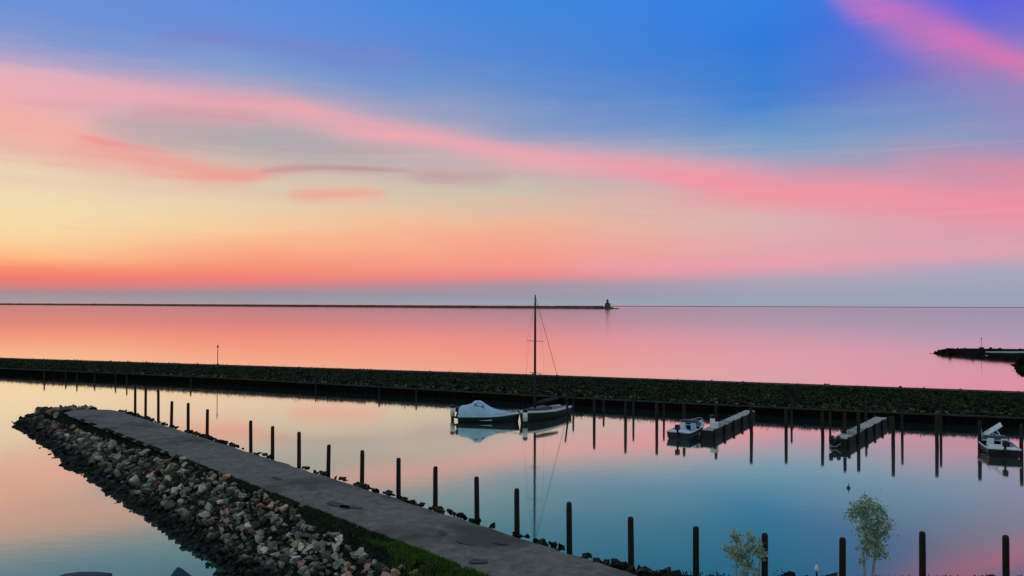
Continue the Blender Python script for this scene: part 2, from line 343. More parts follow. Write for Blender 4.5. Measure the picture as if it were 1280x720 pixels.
tag(mesh_obj('water', [(-S, -200, 0), (S, -200, 0), (S, S, 0), (-S, S, 0)], [(0, 1, 2, 3)], water_mat()), 'calm harbour and lake water mirroring the pink sky', kind='structure')
tag(mesh_obj('lake_bed', [(-S, -200, -6), (S, -200, -6), (S, S, -6), (-S, S, -6)], [(0, 1, 2, 3)], M['fill']), kind='structure')

def fbm(x, y, z=0., o=3):
    return mnoise.fractal(Vector((x, y, z)), 1.0, 2.0, o)
# ------------------------------------------------------------------ boulders
def rock_mesh(seed, n=13):
    r = random.Random(seed); bm = bmesh.new()
    for i in range(n):
        v = Vector((r.gauss(0, 1), r.gauss(0, 1), r.gauss(0, 1))).normalized()
        v = Vector((v.x*r.uniform(.42, .56), v.y*r.uniform(.36, .48), v.z*r.uniform(.28, .4))); bm.verts.new(v)
    bmesh.ops.convex_hull(bm, input=bm.verts[:])
    for v in [v for v in bm.verts if not v.link_faces]: bm.verts.remove(v)
    bmesh.ops.bevel(bm, geom=bm.edges[:], offset=.012, segments=1, affect='EDGES')
    bm.verts.index_update(); vs = [v.co.copy() for v in bm.verts]; fs = [[v.index for v in f.verts] for f in bm.faces]; bm.free()
    return vs, fs
def rock_simple(seed, n=10):
    r = random.Random(seed); bm = bmesh.new()
    for i in range(n):
        v = Vector((r.gauss(0, 1), r.gauss(0, 1), r.gauss(0, 1))).normalized()
        bm.verts.new(Vector((v.x*.5, v.y*.42, v.z*.36)))
    bmesh.ops.convex_hull(bm, input=bm.verts[:])
    for v in [v for v in bm.verts if not v.link_faces]: bm.verts.remove(v)
    bm.verts.index_update(); vs = [v.co.copy() for v in bm.verts]; fs = [[v.index for v in f.verts] for f in bm.faces]; bm.free()
    return vs, fs
ROCKS = [rock_mesh(100+i, random.choice((8, 9, 10, 12))) for i in range(18)]
SIMPLE = [rock_simple(300+i) for i in range(12)]
ROCK_ME = []
for i, (v, f) in enumerate(ROCKS):
    me = bpy.data.meshes.new('boulder'); me.from_pydata([tuple(a) for a in v], [], f); me.materials.append(M['rock']); ROCK_ME.append(me)
def rock_pile(name, placements, material, lib):
    V = []; Fc = []
    for (p, s, rot) in placements:
        vs, fs = random.choice(lib); n = len(V); Mx = rot
        for v in vs: q = Mx @ (v*s); V.append((q.x+p[0], q.y+p[1], q.z+p[2]))
        Fc += [tuple(i+n for i in f) for f in fs]
    me = bpy.data.meshes.new(name); me.from_pydata(V, [], Fc); me.materials.append(material)
    o = bpy.data.objects.new(name, me); COL.objects.link(o); return o
def rrot(tilt=.6):
    from mathutils import Euler
    return Euler((random.uniform(-tilt, tilt), random.uniform(-tilt, tilt), random.uniform(0, 6.3))).to_matrix()

# ------------------------------------------------------------------ jetty (local frame: s along it from the tip, o across it)
P0 = Vector((-49.6, 80)); DV = Vector((.637, -.771)); NV = Vector((.771, .637))
def J(s, o): p = P0+DV*s+NV*o; return p.x, p.y
def path_l(s): return 1.7+.053*s
def path_r(s): return 6.0+.055*s
SEND = 125
outline = [(SEND, .4), (60, .3), (45, .5), (30, .3), (15, .5), (4, .3), (.2, .3), (-.9, 1.1), (-.3, 2.8), (2.5, 5.2), (6.5, 7.3), (11, 8.4), (15, 8.8)]
outline += [(s, path_r(s)+1.9) for s in (20, 30, 40, 50, 60, 70)] + [(71.5, 12.5), (74.6, 15), (81.7, 24), (94.9, 40), (109, 57), (SEND, 62)]
OUT = np.array(outline)
def inside_dist(s, o):
    """signed distance to the waterline, plus inside"""
    x, y = s, o; n = len(OUT); ins = False; best = 1e9
    for i in range(n):
        x1, y1 = OUT[i]; x2, y2 = OUT[(i+1) % n]
        if (y1 > y) != (y2 > y) and x < (x2-x1)*(y-y1)/(y2-y1)+x1: ins = not ins
        dx, dy = x2-x1, y2-y1; t = max(0, min(1, ((x-x1)*dx+(y-y1)*dy)/(dx*dx+dy*dy)))
        dd = math.hypot(x-x1-t*dx, y-y1-t*dy)
        if dd < best: best = dd
    return best if ins else -best
def jz(s, o):
    dd = inside_dist(s, o)
    sl = .50 if o < path_l(s) else .85
    z = sl*dd
    return max(-1.6, min(1.9-.55*max(0, min(1, (11-s)/8)), z))
def grid(name, ss, oo, fn, material, smooth=True):
    V = []; Fc = []
    for s in ss:
        for o in oo: V.append(fn(s, o))
    n = len(oo)
    for i in range(len(ss)-1):
        for j in range(n-1): Fc.append((i*n+j, i*n+j+1, (i+1)*n+j+1, (i+1)*n+j))
    return mesh_obj(name, V, Fc, material, smooth=smooth)
def jpt(s, o):
    z = jz(s, o); x, y = J(s, o)
    if z > -1.5: z += .05*fbm(s*.8, o*.8)-.06*(1 if o < path_l(s) else 0)
    return (x, y, z)
tag(grid('embankment', np.arange(-6, SEND, .8), np.concatenate([np.arange(-2, 14, .5), np.arange(14, 62, 2)]), jpt, M['fill']), 'dark stone and earth embankment of the jetty', kind='structure')
# the path: sheet laid on top
def ppt(s, t):
    a, b = path_l(s), path_r(s)
    if s < 14.2:
        k = max(0, (s-7.2)/7); c = (a+b)/2; hw = (b-a)/2*math.sqrt(max(0, 1-(1-k)**2)); a, b = c-hw, c+hw
    a += .25*fbm(s*.5, 3.)+.1*fbm(s*2.1, 9.); b += .15*fbm(s*.5, 17.)
    o = a+(b-a)*t; x, y = J(s, o); z = min(1.93, .62*max(0, inside_dist(s, o))+.2)
    return (x, y, 1.935-.55*max(0, min(1, (11-s)/8))+.07*math.sin(math.pi*t)+.012*fbm(s, o))
tag(grid('path', np.arange(7.3, 80, .45), np.linspace(0, 1, 11), ppt, M['path']), 'grey worn asphalt path along the top of the jetty', kind='structure')
# tar repairs on the path
for (px, py, w, l, rr) in ((425, 630, .55, 2.0, .1), (440, 633, .45, 1.4, .5), (348, 597, .35, 1.1, 0), (583, 677, .4, 1.1, .2), (628, 678, .3, .7, .4), (600, 700, .5, .8, 1.), (555, 665, .3, .8, -.4)):
    c = at(px, py, 2.0); bmv = []
    for k in range(18):
        a = k/18*6.283; r = 1+.28*mnoise.noise(Vector((math.cos(a)*1.5+px, math.sin(a)*1.5, 0)))
        q = Matrix.Rotation(math.atan2(DV.y, DV.x)+rr, 2)@Vector((l*.5*r*math.cos(a), w*.5*r*math.sin(a))); bmv.append((c.x+q.x, c.y+q.y, 2.03))
    tag(mesh_obj('path_patch', bmv, [tuple(range(18))], M['patch']), kind='structure')

# boulders of the jetty
cam_xy = Vector((0, 0))
place = []
def try_rock(s, o, size):
    x, y = J(s, o); z = jz(s, o)
    if z < -.9: return
    place.append([x, y, z+size*(.10+random.uniform(-.16, .2)), size*(.88 if s > 44 else 1), s, o])
s = -3.5
while s < 80:
    step = .35
    o = -1.3
    lim = path_l(s)-(.1 if s < 50 else .45) if s > 13 else path_r(max(s, 3))+2.2
    if s > 52: lim -= min(1.2, (s-52)*.06)
    while o < lim:
        so_, oo_ = s+random.uniform(-.25, .25), o+random.uniform(-.25, .25)
        dd = inside_dist(so_, oo_)
        inner = (s < 13 and path_l(11)-.1 < oo_ < path_r(11)+.3 and so_ > 7.6)
        if dd > -1.1 and not inner: try_rock(so_, oo_, random.choice((.3, .36, .42, .5, .6, .7)) * (1.15 if s < 30 else .98 if s < 42 else .88 if s < 52 else .8))
        o += .38 if s < 40 else .31
    s += step if s < 40 else step*.8
for k in range(820):   # harbour side edge
    s = random.uniform(5, 74); o = path_r(s)+random.uniform(.15, 2.7)
    if s < 12: o -= .3
    sz = random.uniform(.25, .5)
    if math.sin(s*1.7)+math.sin(s*.73+1) < -.4 and o < path_r(s)+1.0: sz *= .6
    try_rock(s, o, sz)
for k in range(620):   # stones lining the rim of the path
    s = random.uniform(12, 74); o = path_r(s)+random.uniform(.1, .55)
    if fbm(s*.8, 3.3) < -.12: continue
    x, y = J(s, o); sz = random.uniform(.22, .45); place.append([x, y, 1.88+sz*.1, sz, s, o])
for k in range(420):   # shore right of the path
    o = random.uniform(10, 46); s = (47.7+.637*o)/.771+random.uniform(-2, 4)
    dd = inside_dist(s, o)
    if -1 < dd < 2.3: try_rock(s, o, random.uniform(.35, .7))
def vis(p):
    px = 640+F*p[0]/p[1]; py = 380.6+F*(EYE-p[2])/p[1]
    return -5 < px < 1285 and py < 724
score = sorted(range(len(place)), key=lambda i: -(place[i][3]/place[i][1] if vis(place[i]) and place[i][5] < path_l(place[i][4]) and place[i][2] > .0 else 0))
top = set(score[:300])
for i in score[:300]:
    x, y, z, sz, s_, o_ = place[i]
    o = bpy.data.objects.new('boulder', random.choice(ROCK_ME)); COL.objects.link(o)
    o.location = (x, y, z); k = sz*1.25; o.scale = (k*random.uniform(.85, 1.15), k*random.uniform(.85, 1.15), k*random.uniform(.85, 1.3)); o.rotation_euler = (random.uniform(-.7, .7), random.uniform(-.7, .7), random.uniform(0, 6.3))
    tag(o, 'rough angular boulder in the rock slope on the left flank of the jetty', 'boulder', 'boulders on the left flank of the jetty')
rest = [((p[0], p[1], p[2]), p[3]*1.2, rrot()) for i, p in enumerate(place) if i not in top]
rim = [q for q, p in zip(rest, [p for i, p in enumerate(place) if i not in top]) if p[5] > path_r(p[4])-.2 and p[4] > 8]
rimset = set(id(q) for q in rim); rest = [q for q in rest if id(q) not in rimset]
tag(rock_pile('rim_rocks', rim, M['rim'], ROCKS), 'low stones, coloured dark for backlit shade, lining the harbour edge of the path', 'rocks', kind='stuff')
tag(rock_pile('armour_rocks', rest, M['rock_many'], ROCKS), 'smaller and farther armour stones heaped along the jetty edges', 'rocks', kind='stuff')

# grass
def blades(name, pts, material, h=(.08, .2), w=.02, lean=.5):
    V = []; Fc = []
    for (x, y, z) in pts:
        a = random.uniform(0, 6.28); hh = random.uniform(*h); wx, wy = math.cos(a)*w, math.sin(a)*w
        lx, ly = random.uniform(-lean, lean)*hh, random.uniform(-lean, lean)*hh; n = len(V)
        V += [(x-wx, y-wy, z), (x+wx, y+wy, z), (x+wx*.7+lx*.5, y+wy*.7+ly*.5, z+hh*.6), (x-wx*.7+lx*.5, y-wy*.7+ly*.5, z+hh*.6), (x+lx, y+ly, z+hh)]
        Fc += [(n, n+1, n+2, n+3), (n+3, n+2, n+4)]
    return mesh_obj(name, V, Fc, material)
gp = []; gd = []
for k in range(46):
    s = random.uniform(22, 76); o = path_l(s)-random.uniform(.9, 3.6); r0 = random.uniform(.12, .3)
    for q in range(110):
        s2, o2 = s+random.gauss(0, r0), o+random.gauss(0, r0); x, y = J(s2, o2); gd.append((x, y, jz(s2, o2)+random.uniform(.05, .3)))
while len(gp)+len(gd) < 52000:
    s = random.uniform(14, 84)**1.0
    s = 84-(84-14)*random.random()**1.6
    wd = .10+max(0, (s-34))*.009+max(0, s-60)*.075
    a = path_l(s)+.1; o = a-abs(random.gauss(0, 1))*wd+random.uniform(-.05, .12)+.1*fbm(s*1.3, 2.)
    if fbm(s*.9, o*.9, 4.) < -.25-(s-50)*.01: continue
    x, y = J(s, o); z = jz(s, o)
    if z < .9: continue
    (gp if s > 64.5+3*fbm(o*1.7, s*.5) else gd).append((x, y, z+.04))
tag(blades('weeds', gd, M['weeds'], (.06, .16), .02), 'dark sparse weeds between the far part of the path and the boulders', 'weeds', kind='stuff')
tag(blades('grass', gp, M['grass'], (.08, .22), .022), 'green grass verge between path and boulders', 'grass', kind='stuff')
gp = []
while len(gp) < 9000:
    o = random.uniform(9, 44); s = (47.7+.637*o)/.771+random.uniform(0, 8); dd = inside_dist(s, o)
    if dd < 1.6 or dd > 6 or (o < path_r(s)+.3): continue
    x, y = J(s, o); gp.append((x, y, jz(s, o)+.02))
tag(blades('grass', gp, M['shrub'], (.05, .15), .03), 'dark grass on the near shore right of the path', 'grass', kind='stuff')

# ------------------------------------------------------------------ near breakwater across the harbour
BX = [-220, -140, -92.5, -44, 4.8, 18.2, 34.5, 49.4, 90, 150]; BY = [192, 158, 137.5, 119.5, 96.8, 91.2, 85, 80.2, 64, 40]
def by(x): return float(np.interp(x, BX, BY))
def cy(x): return 110.6-.365*x
def cz(x): return float(np.interp(x, [-120, -92, 0, 57, 100], [1.7, 1.8, 2.18, 2.22, 2.22]))
def bw_prof(x, t):
    """t 0..1 bulkhead to crest, 1..1.35 crest track, to 2 lake side"""
    y0 = by(x)+.05; y1 = cy(x); zc = cz(x)
    if t <= 1: y = y0+(y1-y0)*t; z = .95+(zc-.95)*(1-(1-t)**1.5)
    elif t <= 1.3: y = y1+(t-1)*10; z = zc
    else: y = y1+3+(t-1.3)*9; z = zc-(t-1.3)*7
    return y, z
def bwp(x, t):
    y, z = bw_prof(x, t)
    if .02 < t < 1.01: z += .10*fbm(x*.5, y*.5)+.05*fbm(x*1.7, y*1.7)
    return (x, y, z)
xs = np.arange(-220, 150, .9)
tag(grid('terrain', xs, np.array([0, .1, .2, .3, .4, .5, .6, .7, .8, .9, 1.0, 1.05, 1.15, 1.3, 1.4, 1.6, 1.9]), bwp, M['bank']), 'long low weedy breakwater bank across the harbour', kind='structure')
tag(grid('breakwater_track', xs, np.array([1.03, 1.15, 1.27]), lambda x, t: (x, bw_prof(x, t)[0], bw_prof(x, t)[1]+.05), M['crest']), kind='structure')
b = empty('bulkhead_wall', (0, by(0), 0)); tag(b, 'long dark steel bulkhead wall at the foot of the breakwater', 'bulkhead')
V = []; Fc = []; k = 0
xx = np.arange(-215, 145, .35)
for i, x in enumerate(xx):
    off = (0, -.16, -.16, 0)[i % 4]
    V += [(x, by(x)+off-by(0)-.05, -2), (x, by(x)+off-by(0)-.05, .86)]
for i in range(len(xx)-1): Fc.append((2*i, 2*i+2, 2*i+3, 2*i+1))
mesh_obj('sheet_piling', V, Fc, M['steel'], b)
cp = MB(); xx = list(np.arange(-215, 145, 2.0))
cp.loft([[Vector((x, by(x)-by(0)-.26, .84)), Vector((x, by(x)-by(0)+.3, .84)), Vector((x, by(x)-by(0)+.3, .98)), Vector((x, by(x)-by(0)-.26, .98))] for x in xx])
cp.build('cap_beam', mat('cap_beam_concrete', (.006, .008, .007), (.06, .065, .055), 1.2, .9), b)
pl = []
for k in range(7500):
    x = random.uniform(-150, 95) if random.random() < .5 else random.uniform(-60, 60)
    t = min(1, abs(random.gauss(0, .33))) if random.random() < .7 else random.random()*.95
    y, z = bw_prof(x, t); sz = random.uniform(.25, .62)*(1-.45*t)*(1.0 if x > -35 else .7)*(1.7 if random.random() < .08 and t < .5 else 1)
    pl.append(((x, y+.35, z+sz*.1), sz, rrot()))
for k in range(1600):     # lake side rim and rough crest
    x = random.uniform(-190, 110); y, z = bw_prof(x, random.uniform(1.3, 1.7)); pl.append(((x, y, z), random.uniform(.3, .6), rrot()))
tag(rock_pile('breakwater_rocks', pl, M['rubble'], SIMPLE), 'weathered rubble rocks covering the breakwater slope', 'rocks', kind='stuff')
pl = []
for k in range(900):
    x = random.uniform(-70, 75); t = abs(random.gauss(0, .05)); y, z = bw_prof(x, t); sz = random.uniform(.2, .6)
    if fbm(x*.6, 1.) > -.1: pl.append(((x, y+.3, z+sz*.15), sz, rrot()))
tag(rock_pile('edge_rocks', pl, mat('pale_edge_stone', (.05, .055, .05), (.16, .165, .145), 2, .9, .02, rnd='island', spec=0), SIMPLE), 'paler broken stones strewn along the top of the bulkhead', 'rocks', kind='stuff')
V = []; Fc = []
for k in range(5200):
    x = random.uniform(-150, 95); 
    if fbm(x*.12, 5.) < -.35 and random.random() < .7: continue
    t = random.betavariate(1.7, 1.5)*1.0
    y, z = bw_prof(x, t); r0 = random.uniform(.2, .55)
    for q in range(11):
        c = Vector((x+random.gauss(0, r0), y+random.gauss(0, r0), z+.04+abs(random.gauss(0, r0*.32)))); a = random.uniform(0, 6.28); e = random.uniform(.06, .15)
        u = Vector((math.cos(a), math.sin(a), random.uniform(-.3, .3)))*e; v = Vector((-math.sin(a)*.5, math.cos(a)*.5, random.uniform(.4, 1.)))*e; n = len(V)
        V += [c-u, c+v, c+u, c-v*.6]; Fc.append((n, n+1, n+2, n+3))
tag(mesh_obj('weeds', V, Fc, M['weeds']), 'low green weeds growing over the breakwater rocks', 'weeds', kind='stuff')

# ------------------------------------------------------------------ piles
ORD = 'first second third fourth fifth sixth seventh eighth ninth tenth eleventh twelfth thirteenth fourteenth fifteenth sixteenth seventeenth eighteenth nineteenth twentieth'.split()
ORD += ['twenty-'+w for w in ORD[:9]]
def pile_mesh(h, r=.125, seed=0):
    rg = random.Random(seed); n = 12; rings = []
    zs = [-2.5, 0, h*.3, h*.6, h*.9, h-.10, h-.02, h]; rs = [1.12, 1.08, 1.04, 1.0, .97, .95, .8, .45]
    for z, k in zip(zs, rs):
        ring = []
        for i in range(n):
            a = i/n*6.283; q = r*k*(1+.05*math.sin(a*3+seed)+rg.uniform(-.03, .03)); ring.append(Vector((math.cos(a)*q, math.sin(a)*q, z)))
        rings.append(ring)
    mb = MB(); mb.loft(rings); return mb
PM = {}
def pile(x, y, h, label, group, r=.125, tiltx=0., tilty=0.):
    h += random.uniform(-.06, .06); key = (round(h, 1), r, random.randrange(3))
    if key not in PM:
        o = pile_mesh(key[0], r, len(PM)).build('mooring_pile', M['wood']); PM[key] = o
    else: o = PM[key].copy(); COL.objects.link(o)
    o.location = (x, y, 0); o.rotation_euler = (tiltx, tilty, random.uniform(0, .3))
    tag(o, label, 'pile', group); return o
front = [(171, 84, 0), (184, 81, 0), (200, 78, 0), (216, 0, 501), (237.5, 0, 504.5), (261, 0, 511), (316, 0, 525), (343, 0, 532), (376, 0, 541), (412, 0, 553), (454, 0, 564),
         (500, 0, 571.5), (546, 0, 582), (598, 0, 594.5), (648, 0, 609.5), (713, 0, 626), (790, 0, 644.5), (870, 3.0, 656), (955, 3.0, 664.5), (1051.5, 3.0, 670), (1151, 3.0, 662.5), (1255, 3.0, 667)]
for i, (px, a, top_) in enumerate(front):
    T = 3.5
    if top_ == 0: D = a
    else:
        if a: T = a
        D = F*(EYE-T)/(top_-hor(px))
    pile((px-640)*D/F, D, T, f'dark timber pile beside the jetty path, {ORD[i]} counted from the jetty tip', 'timber piles along the harbour side of the jetty', .125, random.uniform(-.012, .012), random.uniform(-.016, .016))
nearrow = [(743, 561), (782, 566), (821, 568), (855, 570), (895, 573.5), (939, 578), (982, 579), (1027.6, 582), (1055, 589.5), (1072.4, 589.5), (1115.5, 595), (1170, 595.7), (1223.4, 601), (1275, 608)]
for i, (px, yb) in enumerate(nearrow):
    D = F*(EYE+2.6)/(yb-hor(px)); pile((px-640)*D/F, D, 2.6, f'dark mooring pile off the far docks, {ORD[i]} from the left in the nearer row', 'mooring piles off the far docks, nearer row', .14, random.uniform(-.01, .01), random.uniform(-.012, .012))
farrow = [(57, 488, 2.1), (84, 485, 1.8), (98, 489, 2.2), (120, 487, 2.0), (146, 490, 2.1), (160, 494, 2.3), (240, 495, 1.9), (396, 500, 1.6), (475, 506, 1.6), (521, 511, 1.6), (717, 539, 2.4), (755, 534, 1.7), (792, 551, 2.6),
          (830, 550.6, 2.5), (989, 553.5, 2.3), (1037, 562, 2.6), (1081.6, 570, 2.6), (1126.7, 581.6, 2.6), (1175, 585, 2.6)]
for i, (px, yb, h) in enumerate(farrow):
    D = F*(EYE+h)/(yb-hor(px)); X = (px-640)*D/F
    if D > by(X)-.6: D = by(X)-.7; X = (px-640)*D/F
    pile(X, D, h, f'thin dark pile close to the bulkhead, {ORD[i]} from the left in the farther row', 'piles close to the bulkhead, farther row', .11, random.uniform(-.01, .01), random.uniform(-.015, .015))
p_ = pile((711-640)*.0865, 86.5, 2.9, 'leaning dark pile behind the stern of the sailboat', 'piles close to the bulkhead, farther row', .1); p_.rotation_euler = (0, -.12, 0)

# white sleeved dock piles
def sleeve_pile(px, D, h, label):
    r = empty('dock_pile', ((px-640)*D/F, D, 0)); tag(r, label, 'pile', 'dock piles with white sleeves')
    pile_mesh(h, .15, int(px)).build('post', M['wood'], r)
    m = MB(); m.tube([(0, 0, .35), (0, 0, h-.25)], .235, 14); m.build('sleeve', M['plastic'], r, True)
    m = MB(); m.tube([(0, 0, h-.25), (0, 0, h-.02), (0, 0, h+.1)], [.25, .25, .05], 14); m.build('cap', M['black_rubber'], r)
sleeve_pile(566.5, 83.5, 1.5, 'white sleeved dock pile left of the blue covered boat')
sleeve_pile(657, 80.2, 1.5, 'white sleeved dock pile between the covered boat and the sailboat')
sleeve_pile(890.5, 75.8, 1.6, 'white sleeved dock pile at the end of the middle pier')

# ------------------------------------------------------------------ finger piers
def pier(a, b_, w, label, box=True):
    a = Vector(a); b_ = Vector(b_); L_ = (b_-a).length; ang = math.atan2(b_.y-a.y, b_.x-a.x)
    r = empty('finger_pier', (a.x, a.y, 0), ang); tag(r, label, 'pier', 'finger piers on the far side of the harbour')
    m = MB(); n = int(L_/.16)
    for i in range(n):
        m.box((i*.16+.08, random.uniform(-.02, .02), .78+random.uniform(-.006, .006)), (.145, w, .045))
    m.build('deck', M['plank'], r)
    m = MB()
    for sd in (-1, 1): m.box((L_/2, sd*(w/2-.06), .38), (L_, .1, .74))
    m.box((.05, 0, .38), (.1, w-.24, .74)); m.build('frame', M['wood'], r)
    for i in range(int(L_/3.2)+1):
        for sd in (-1, 1):
            o = MB().tube([(.35+i*3.2, sd*(w/2+.12), -2.5), (.35+i*3.2, sd*(w/2+.12), .9)], [.13, .12], 10).build('support_post', M['wood'], r)
    m = MB()
    for i in range(3):
        m.box((1.2+i*(L_-3)/2.2, w/2-.12, .84), (.26, .06, .05), b=.015)
    m.build('cleat', M['metal'], r)
    return r
A0, A1 = at(655, 520, .8), at(712, 508, .8)
B0, B1 = at(884, 537, .8), at(941, 511, .8)
dB = (B1-B0).normalized(); B1 = B0+dB*15.8
pier((B0.x, B0.y), (B1.x, B1.y), 1.0, 'grey planked finger pier reaching from the bulkhead to the middle boat')
C0, C1 = at(1049, 547, .8), at(1104, 519.5, .8); dC = (C1-C0).normalized(); C1 = C0+dC*16
pier((C0.x, C0.y), (C1.x, C1.y), 1.1, 'grey planked finger pier with no boat, right of the middle boat')
# fenders / lines at the end of the empty pier
r = empty('dock_fender', (C0.x-.55, C0.y-.25, 0)); tag(r, 'dark round rubber fender bundle hung on the end of the empty pier', 'fender')
m = MB()
for k, (dx, dz) in enumerate(((0, .55), (.35, .75), (-.3, .8))):
    m.tube([(dx, 0, dz-.38), (dx, 0, dz-.3), (dx, 0, dz+.2), (dx, 0, dz+.28)], [.05, .17, .17, .05], 12)
m.build('bumper', M['black_rubber'], r, True)
m = MB(); m.tube([(-.5, -.05, .35), (-.35, -.1, .18), (.1, -.1, .14), (.5, -.05, .42)], .035, 6); m.build('rope', M['plank'], r)
def dock_box(x, y, rz, label):
    r = empty('dock_box', (x, y, .8), rz); tag(r, label, 'dock box')
    MB().box((0, 0, .24), (.9, .5, .44), b=.03).build('bin', M['plastic'], r); MB().box((0, 0, .50), (.96, .56, .08), b=.03).build('lid', M['white'], r)
dock_box(B0.x+dB.x*1.4+.25*dB.y, B0.y+dB.y*1.4-.25*dB.x, math.atan2(dB.y, dB.x), 'white dock box near the outer end of the middle pier')

# ------------------------------------------------------------------ boats (local x forward to the bow)
def hull(L_, B_, free, bowrise=.35, draft=.35, transom=.92, n=15, flare=.16):
    """closed hull loft with an inner well floor left for a deck sheet"""
    rings = []
    for i in range(n):
        t = i/(n-1); x = -L_/2+L_*t
        bw = B_/2*(transom+(1-transom)*min(1, t*2.2))*(1-max(0, (t-.45)/.55)**2.4)
        bw = max(bw, .03); sh = free+bowrise*t**2.2; kz = -draft*(1-max(0, (t-.72)/.28)**2)
        if t > .97: kz = free*.1
        cx = bw*(1-flare*(.5+t))
        rings.append([Vector((x+(.10*L_*max(0, t-.8) if j_ else 0), yy, zz)) for yy, zz, j_ in
                      ((-bw, sh, 1), (-bw*.99, sh-.12, 1), (-cx, free*.15, 0), (-cx*.75, -draft*.3, 0), (0, kz, 0), (cx*.75, -draft*.3, 0), (cx, free*.15, 0), (bw*.99, sh-.12, 1), (bw, sh, 1))])
    return rings
def boat_base(root, L_, B_, free, hullm, bowrise=.35, stripe=True, **kw):
    rg = hull(L_, B_, free, bowrise, **kw)
    MB().loft(rg, closed=False, cap=False).add([rg[0][i] for i in range(9)], [tuple(range(9))]).build('hull', hullm, root, True)
    # gunwale rim
    for sd, k in ((0, 0), (8, 8)): pass
    m = MB()
    pts = [r_[0]+Vector((0, 0, .02)) for r_ in rg] + [r_[8]+Vector((0, 0, .02)) for r_ in reversed(rg)]
    m.tube(pts+[pts[0]], .05, 6, cap=False); m.build('gunwale', M['white'], root, True)
    # deck: cockpit floor aft, raised foredeck
    n = len(rg); k = int(n*.55); V = []; Fc = []
    for r_ in rg[k:]: V += [r_[0]*1.0+Vector((0, .02, .0)), Vector((r_[0].x, 0, r_[0].z+.09)), r_[8]+Vector((0, -.02, 0))]
    for i in range(n-k-1):
        for j in range(2): Fc.append((i*3+j, i*3+j+1, i*3+j+4, i*3+j+3))
    V2 = [Vector((p.x, p.y, p.z)) for p in V]; mesh_obj('foredeck', V2, Fc, M['white'], root, True)
    V = []; Fc = []
    for r_ in rg[:k+1]: V += [Vector((r_[1].x, r_[1].y*.9, free*.35)), Vector((r_[7].x, r_[7].y*.9, free*.35))]
    for i in range(k): Fc.append((i*2, i*2+1, i*2+3, i*2+2))
    mesh_obj('cockpit_floor', V, Fc, M['white'], root)
    for sd in (0, 8):
        m = MB()
        for i in range(k):
            a, b2 = rg[i][sd], rg[i+1][sd]; s_ = .9
            m.add([Vector((a.x, a.y*.93, a.z)), Vector((b2.x, b2.y*.93, b2.z)), Vector((b2.x, b2.y*.9, free*.35)), Vector((a.x, a.y*.9, free*.35))], [(0, 1, 2, 3)])
        m.build('coaming', M['white'], root)
    return rg
def strake(root, rg, free, material, drop=.36):
    for k_, sg in ((0, -1), (8, 1)):
        V = []; Fc = []
        for r_ in rg:
            p_, q_ = r_[k_], r_[2 if k_ == 0 else 6]; f_ = drop/max(.1, p_.z-q_.z)
            V += [p_.lerp(q_, .10)+Vector((0, sg*.035, 0)), p_.lerp(q_, min(.9, f_))+Vector((0, sg*.045, 0))]
        for i in range(len(rg)-1): Fc.append((i*2, i*2+1, i*2+3, i*2+2))
        mesh_obj('strake', V, Fc, material, root)
def outboard(root, x, y, z, tilt=0, mat_=None):
    o = bpy.data.objects.new('outboard_motor', None)
    m = MB(); m.box((-.16, 0, .38), (.5, .36, .5), b=.09); m.box((-.12, 0, -.1), (.2, .14, .6), b=.03); m.box((-.2, 0, -.42), (.42, .05, .2), b=.02); m.tube([(-.42, 0, -.42), (-.08, 0, -.42)], [.03, .06], 8)
    Rm = Matrix.Translation((x, y, z)) @ Matrix.Rotation(tilt, 4, 'Y'); m.v = [Rm @ v for v in m.v]
    return m.build('outboard_motor', mat_ or M['black_rubber'], root, False)
def windscreen(root, x, w, z0, h, rake=.3):
    V = [(x, -w/2, z0), (x, w/2, z0), (x-rake, w/2*.9, z0+h), (x-rake, -w/2*.9, z0+h), (x-1.0, w/2*1.05, z0), (x-1.0-rake*.2, w/2, z0+h*.75), (x-1.0, -w/2*1.05, z0), (x-1.0-rake*.2, -w/2, z0+h*.75)]
    o = mesh_obj('windscreen', V, [(0, 1, 2, 3), (1, 4, 5, 2), (0, 3, 7, 6)], M['glass'], root)
    m = MB(); m.tube([V[7], V[3], V[2], V[5]], .022, 6); m.tube([V[0], V[3]], .02, 6); m.tube([V[1], V[2]], .02, 6); m.build('frame', M['metal'], o)
def seat(root, x, y, z, mt):
    m = MB(); m.box((x, y, z+.2), (.5, .5, .4), b=.05); m.box((x-.24, y, z+.62), (.12, .5, .5), b=.04); return m.build('seat', mt, root)
def rail(root, rg, h=.45, k0=8):
    m = MB(); up = Vector((0, 0, h))
    L1 = [r_[0]+up*(.6+.4*i/7) for i, r_ in enumerate(rg[k0:])]; L2 = [r_[8]+up*(.6+.4*i/7) for i, r_ in enumerate(rg[k0:])]
    m.tube(L1+L2[::-1], .025, 6)
    for i in range(0, len(L1), 2):
        m.tube([rg[k0+i][0], L1[i]], .02, 6); m.tube([rg[k0+i][8], L2[i]], .02, 6)
    m.build('bow_rail', M['metal'], root)

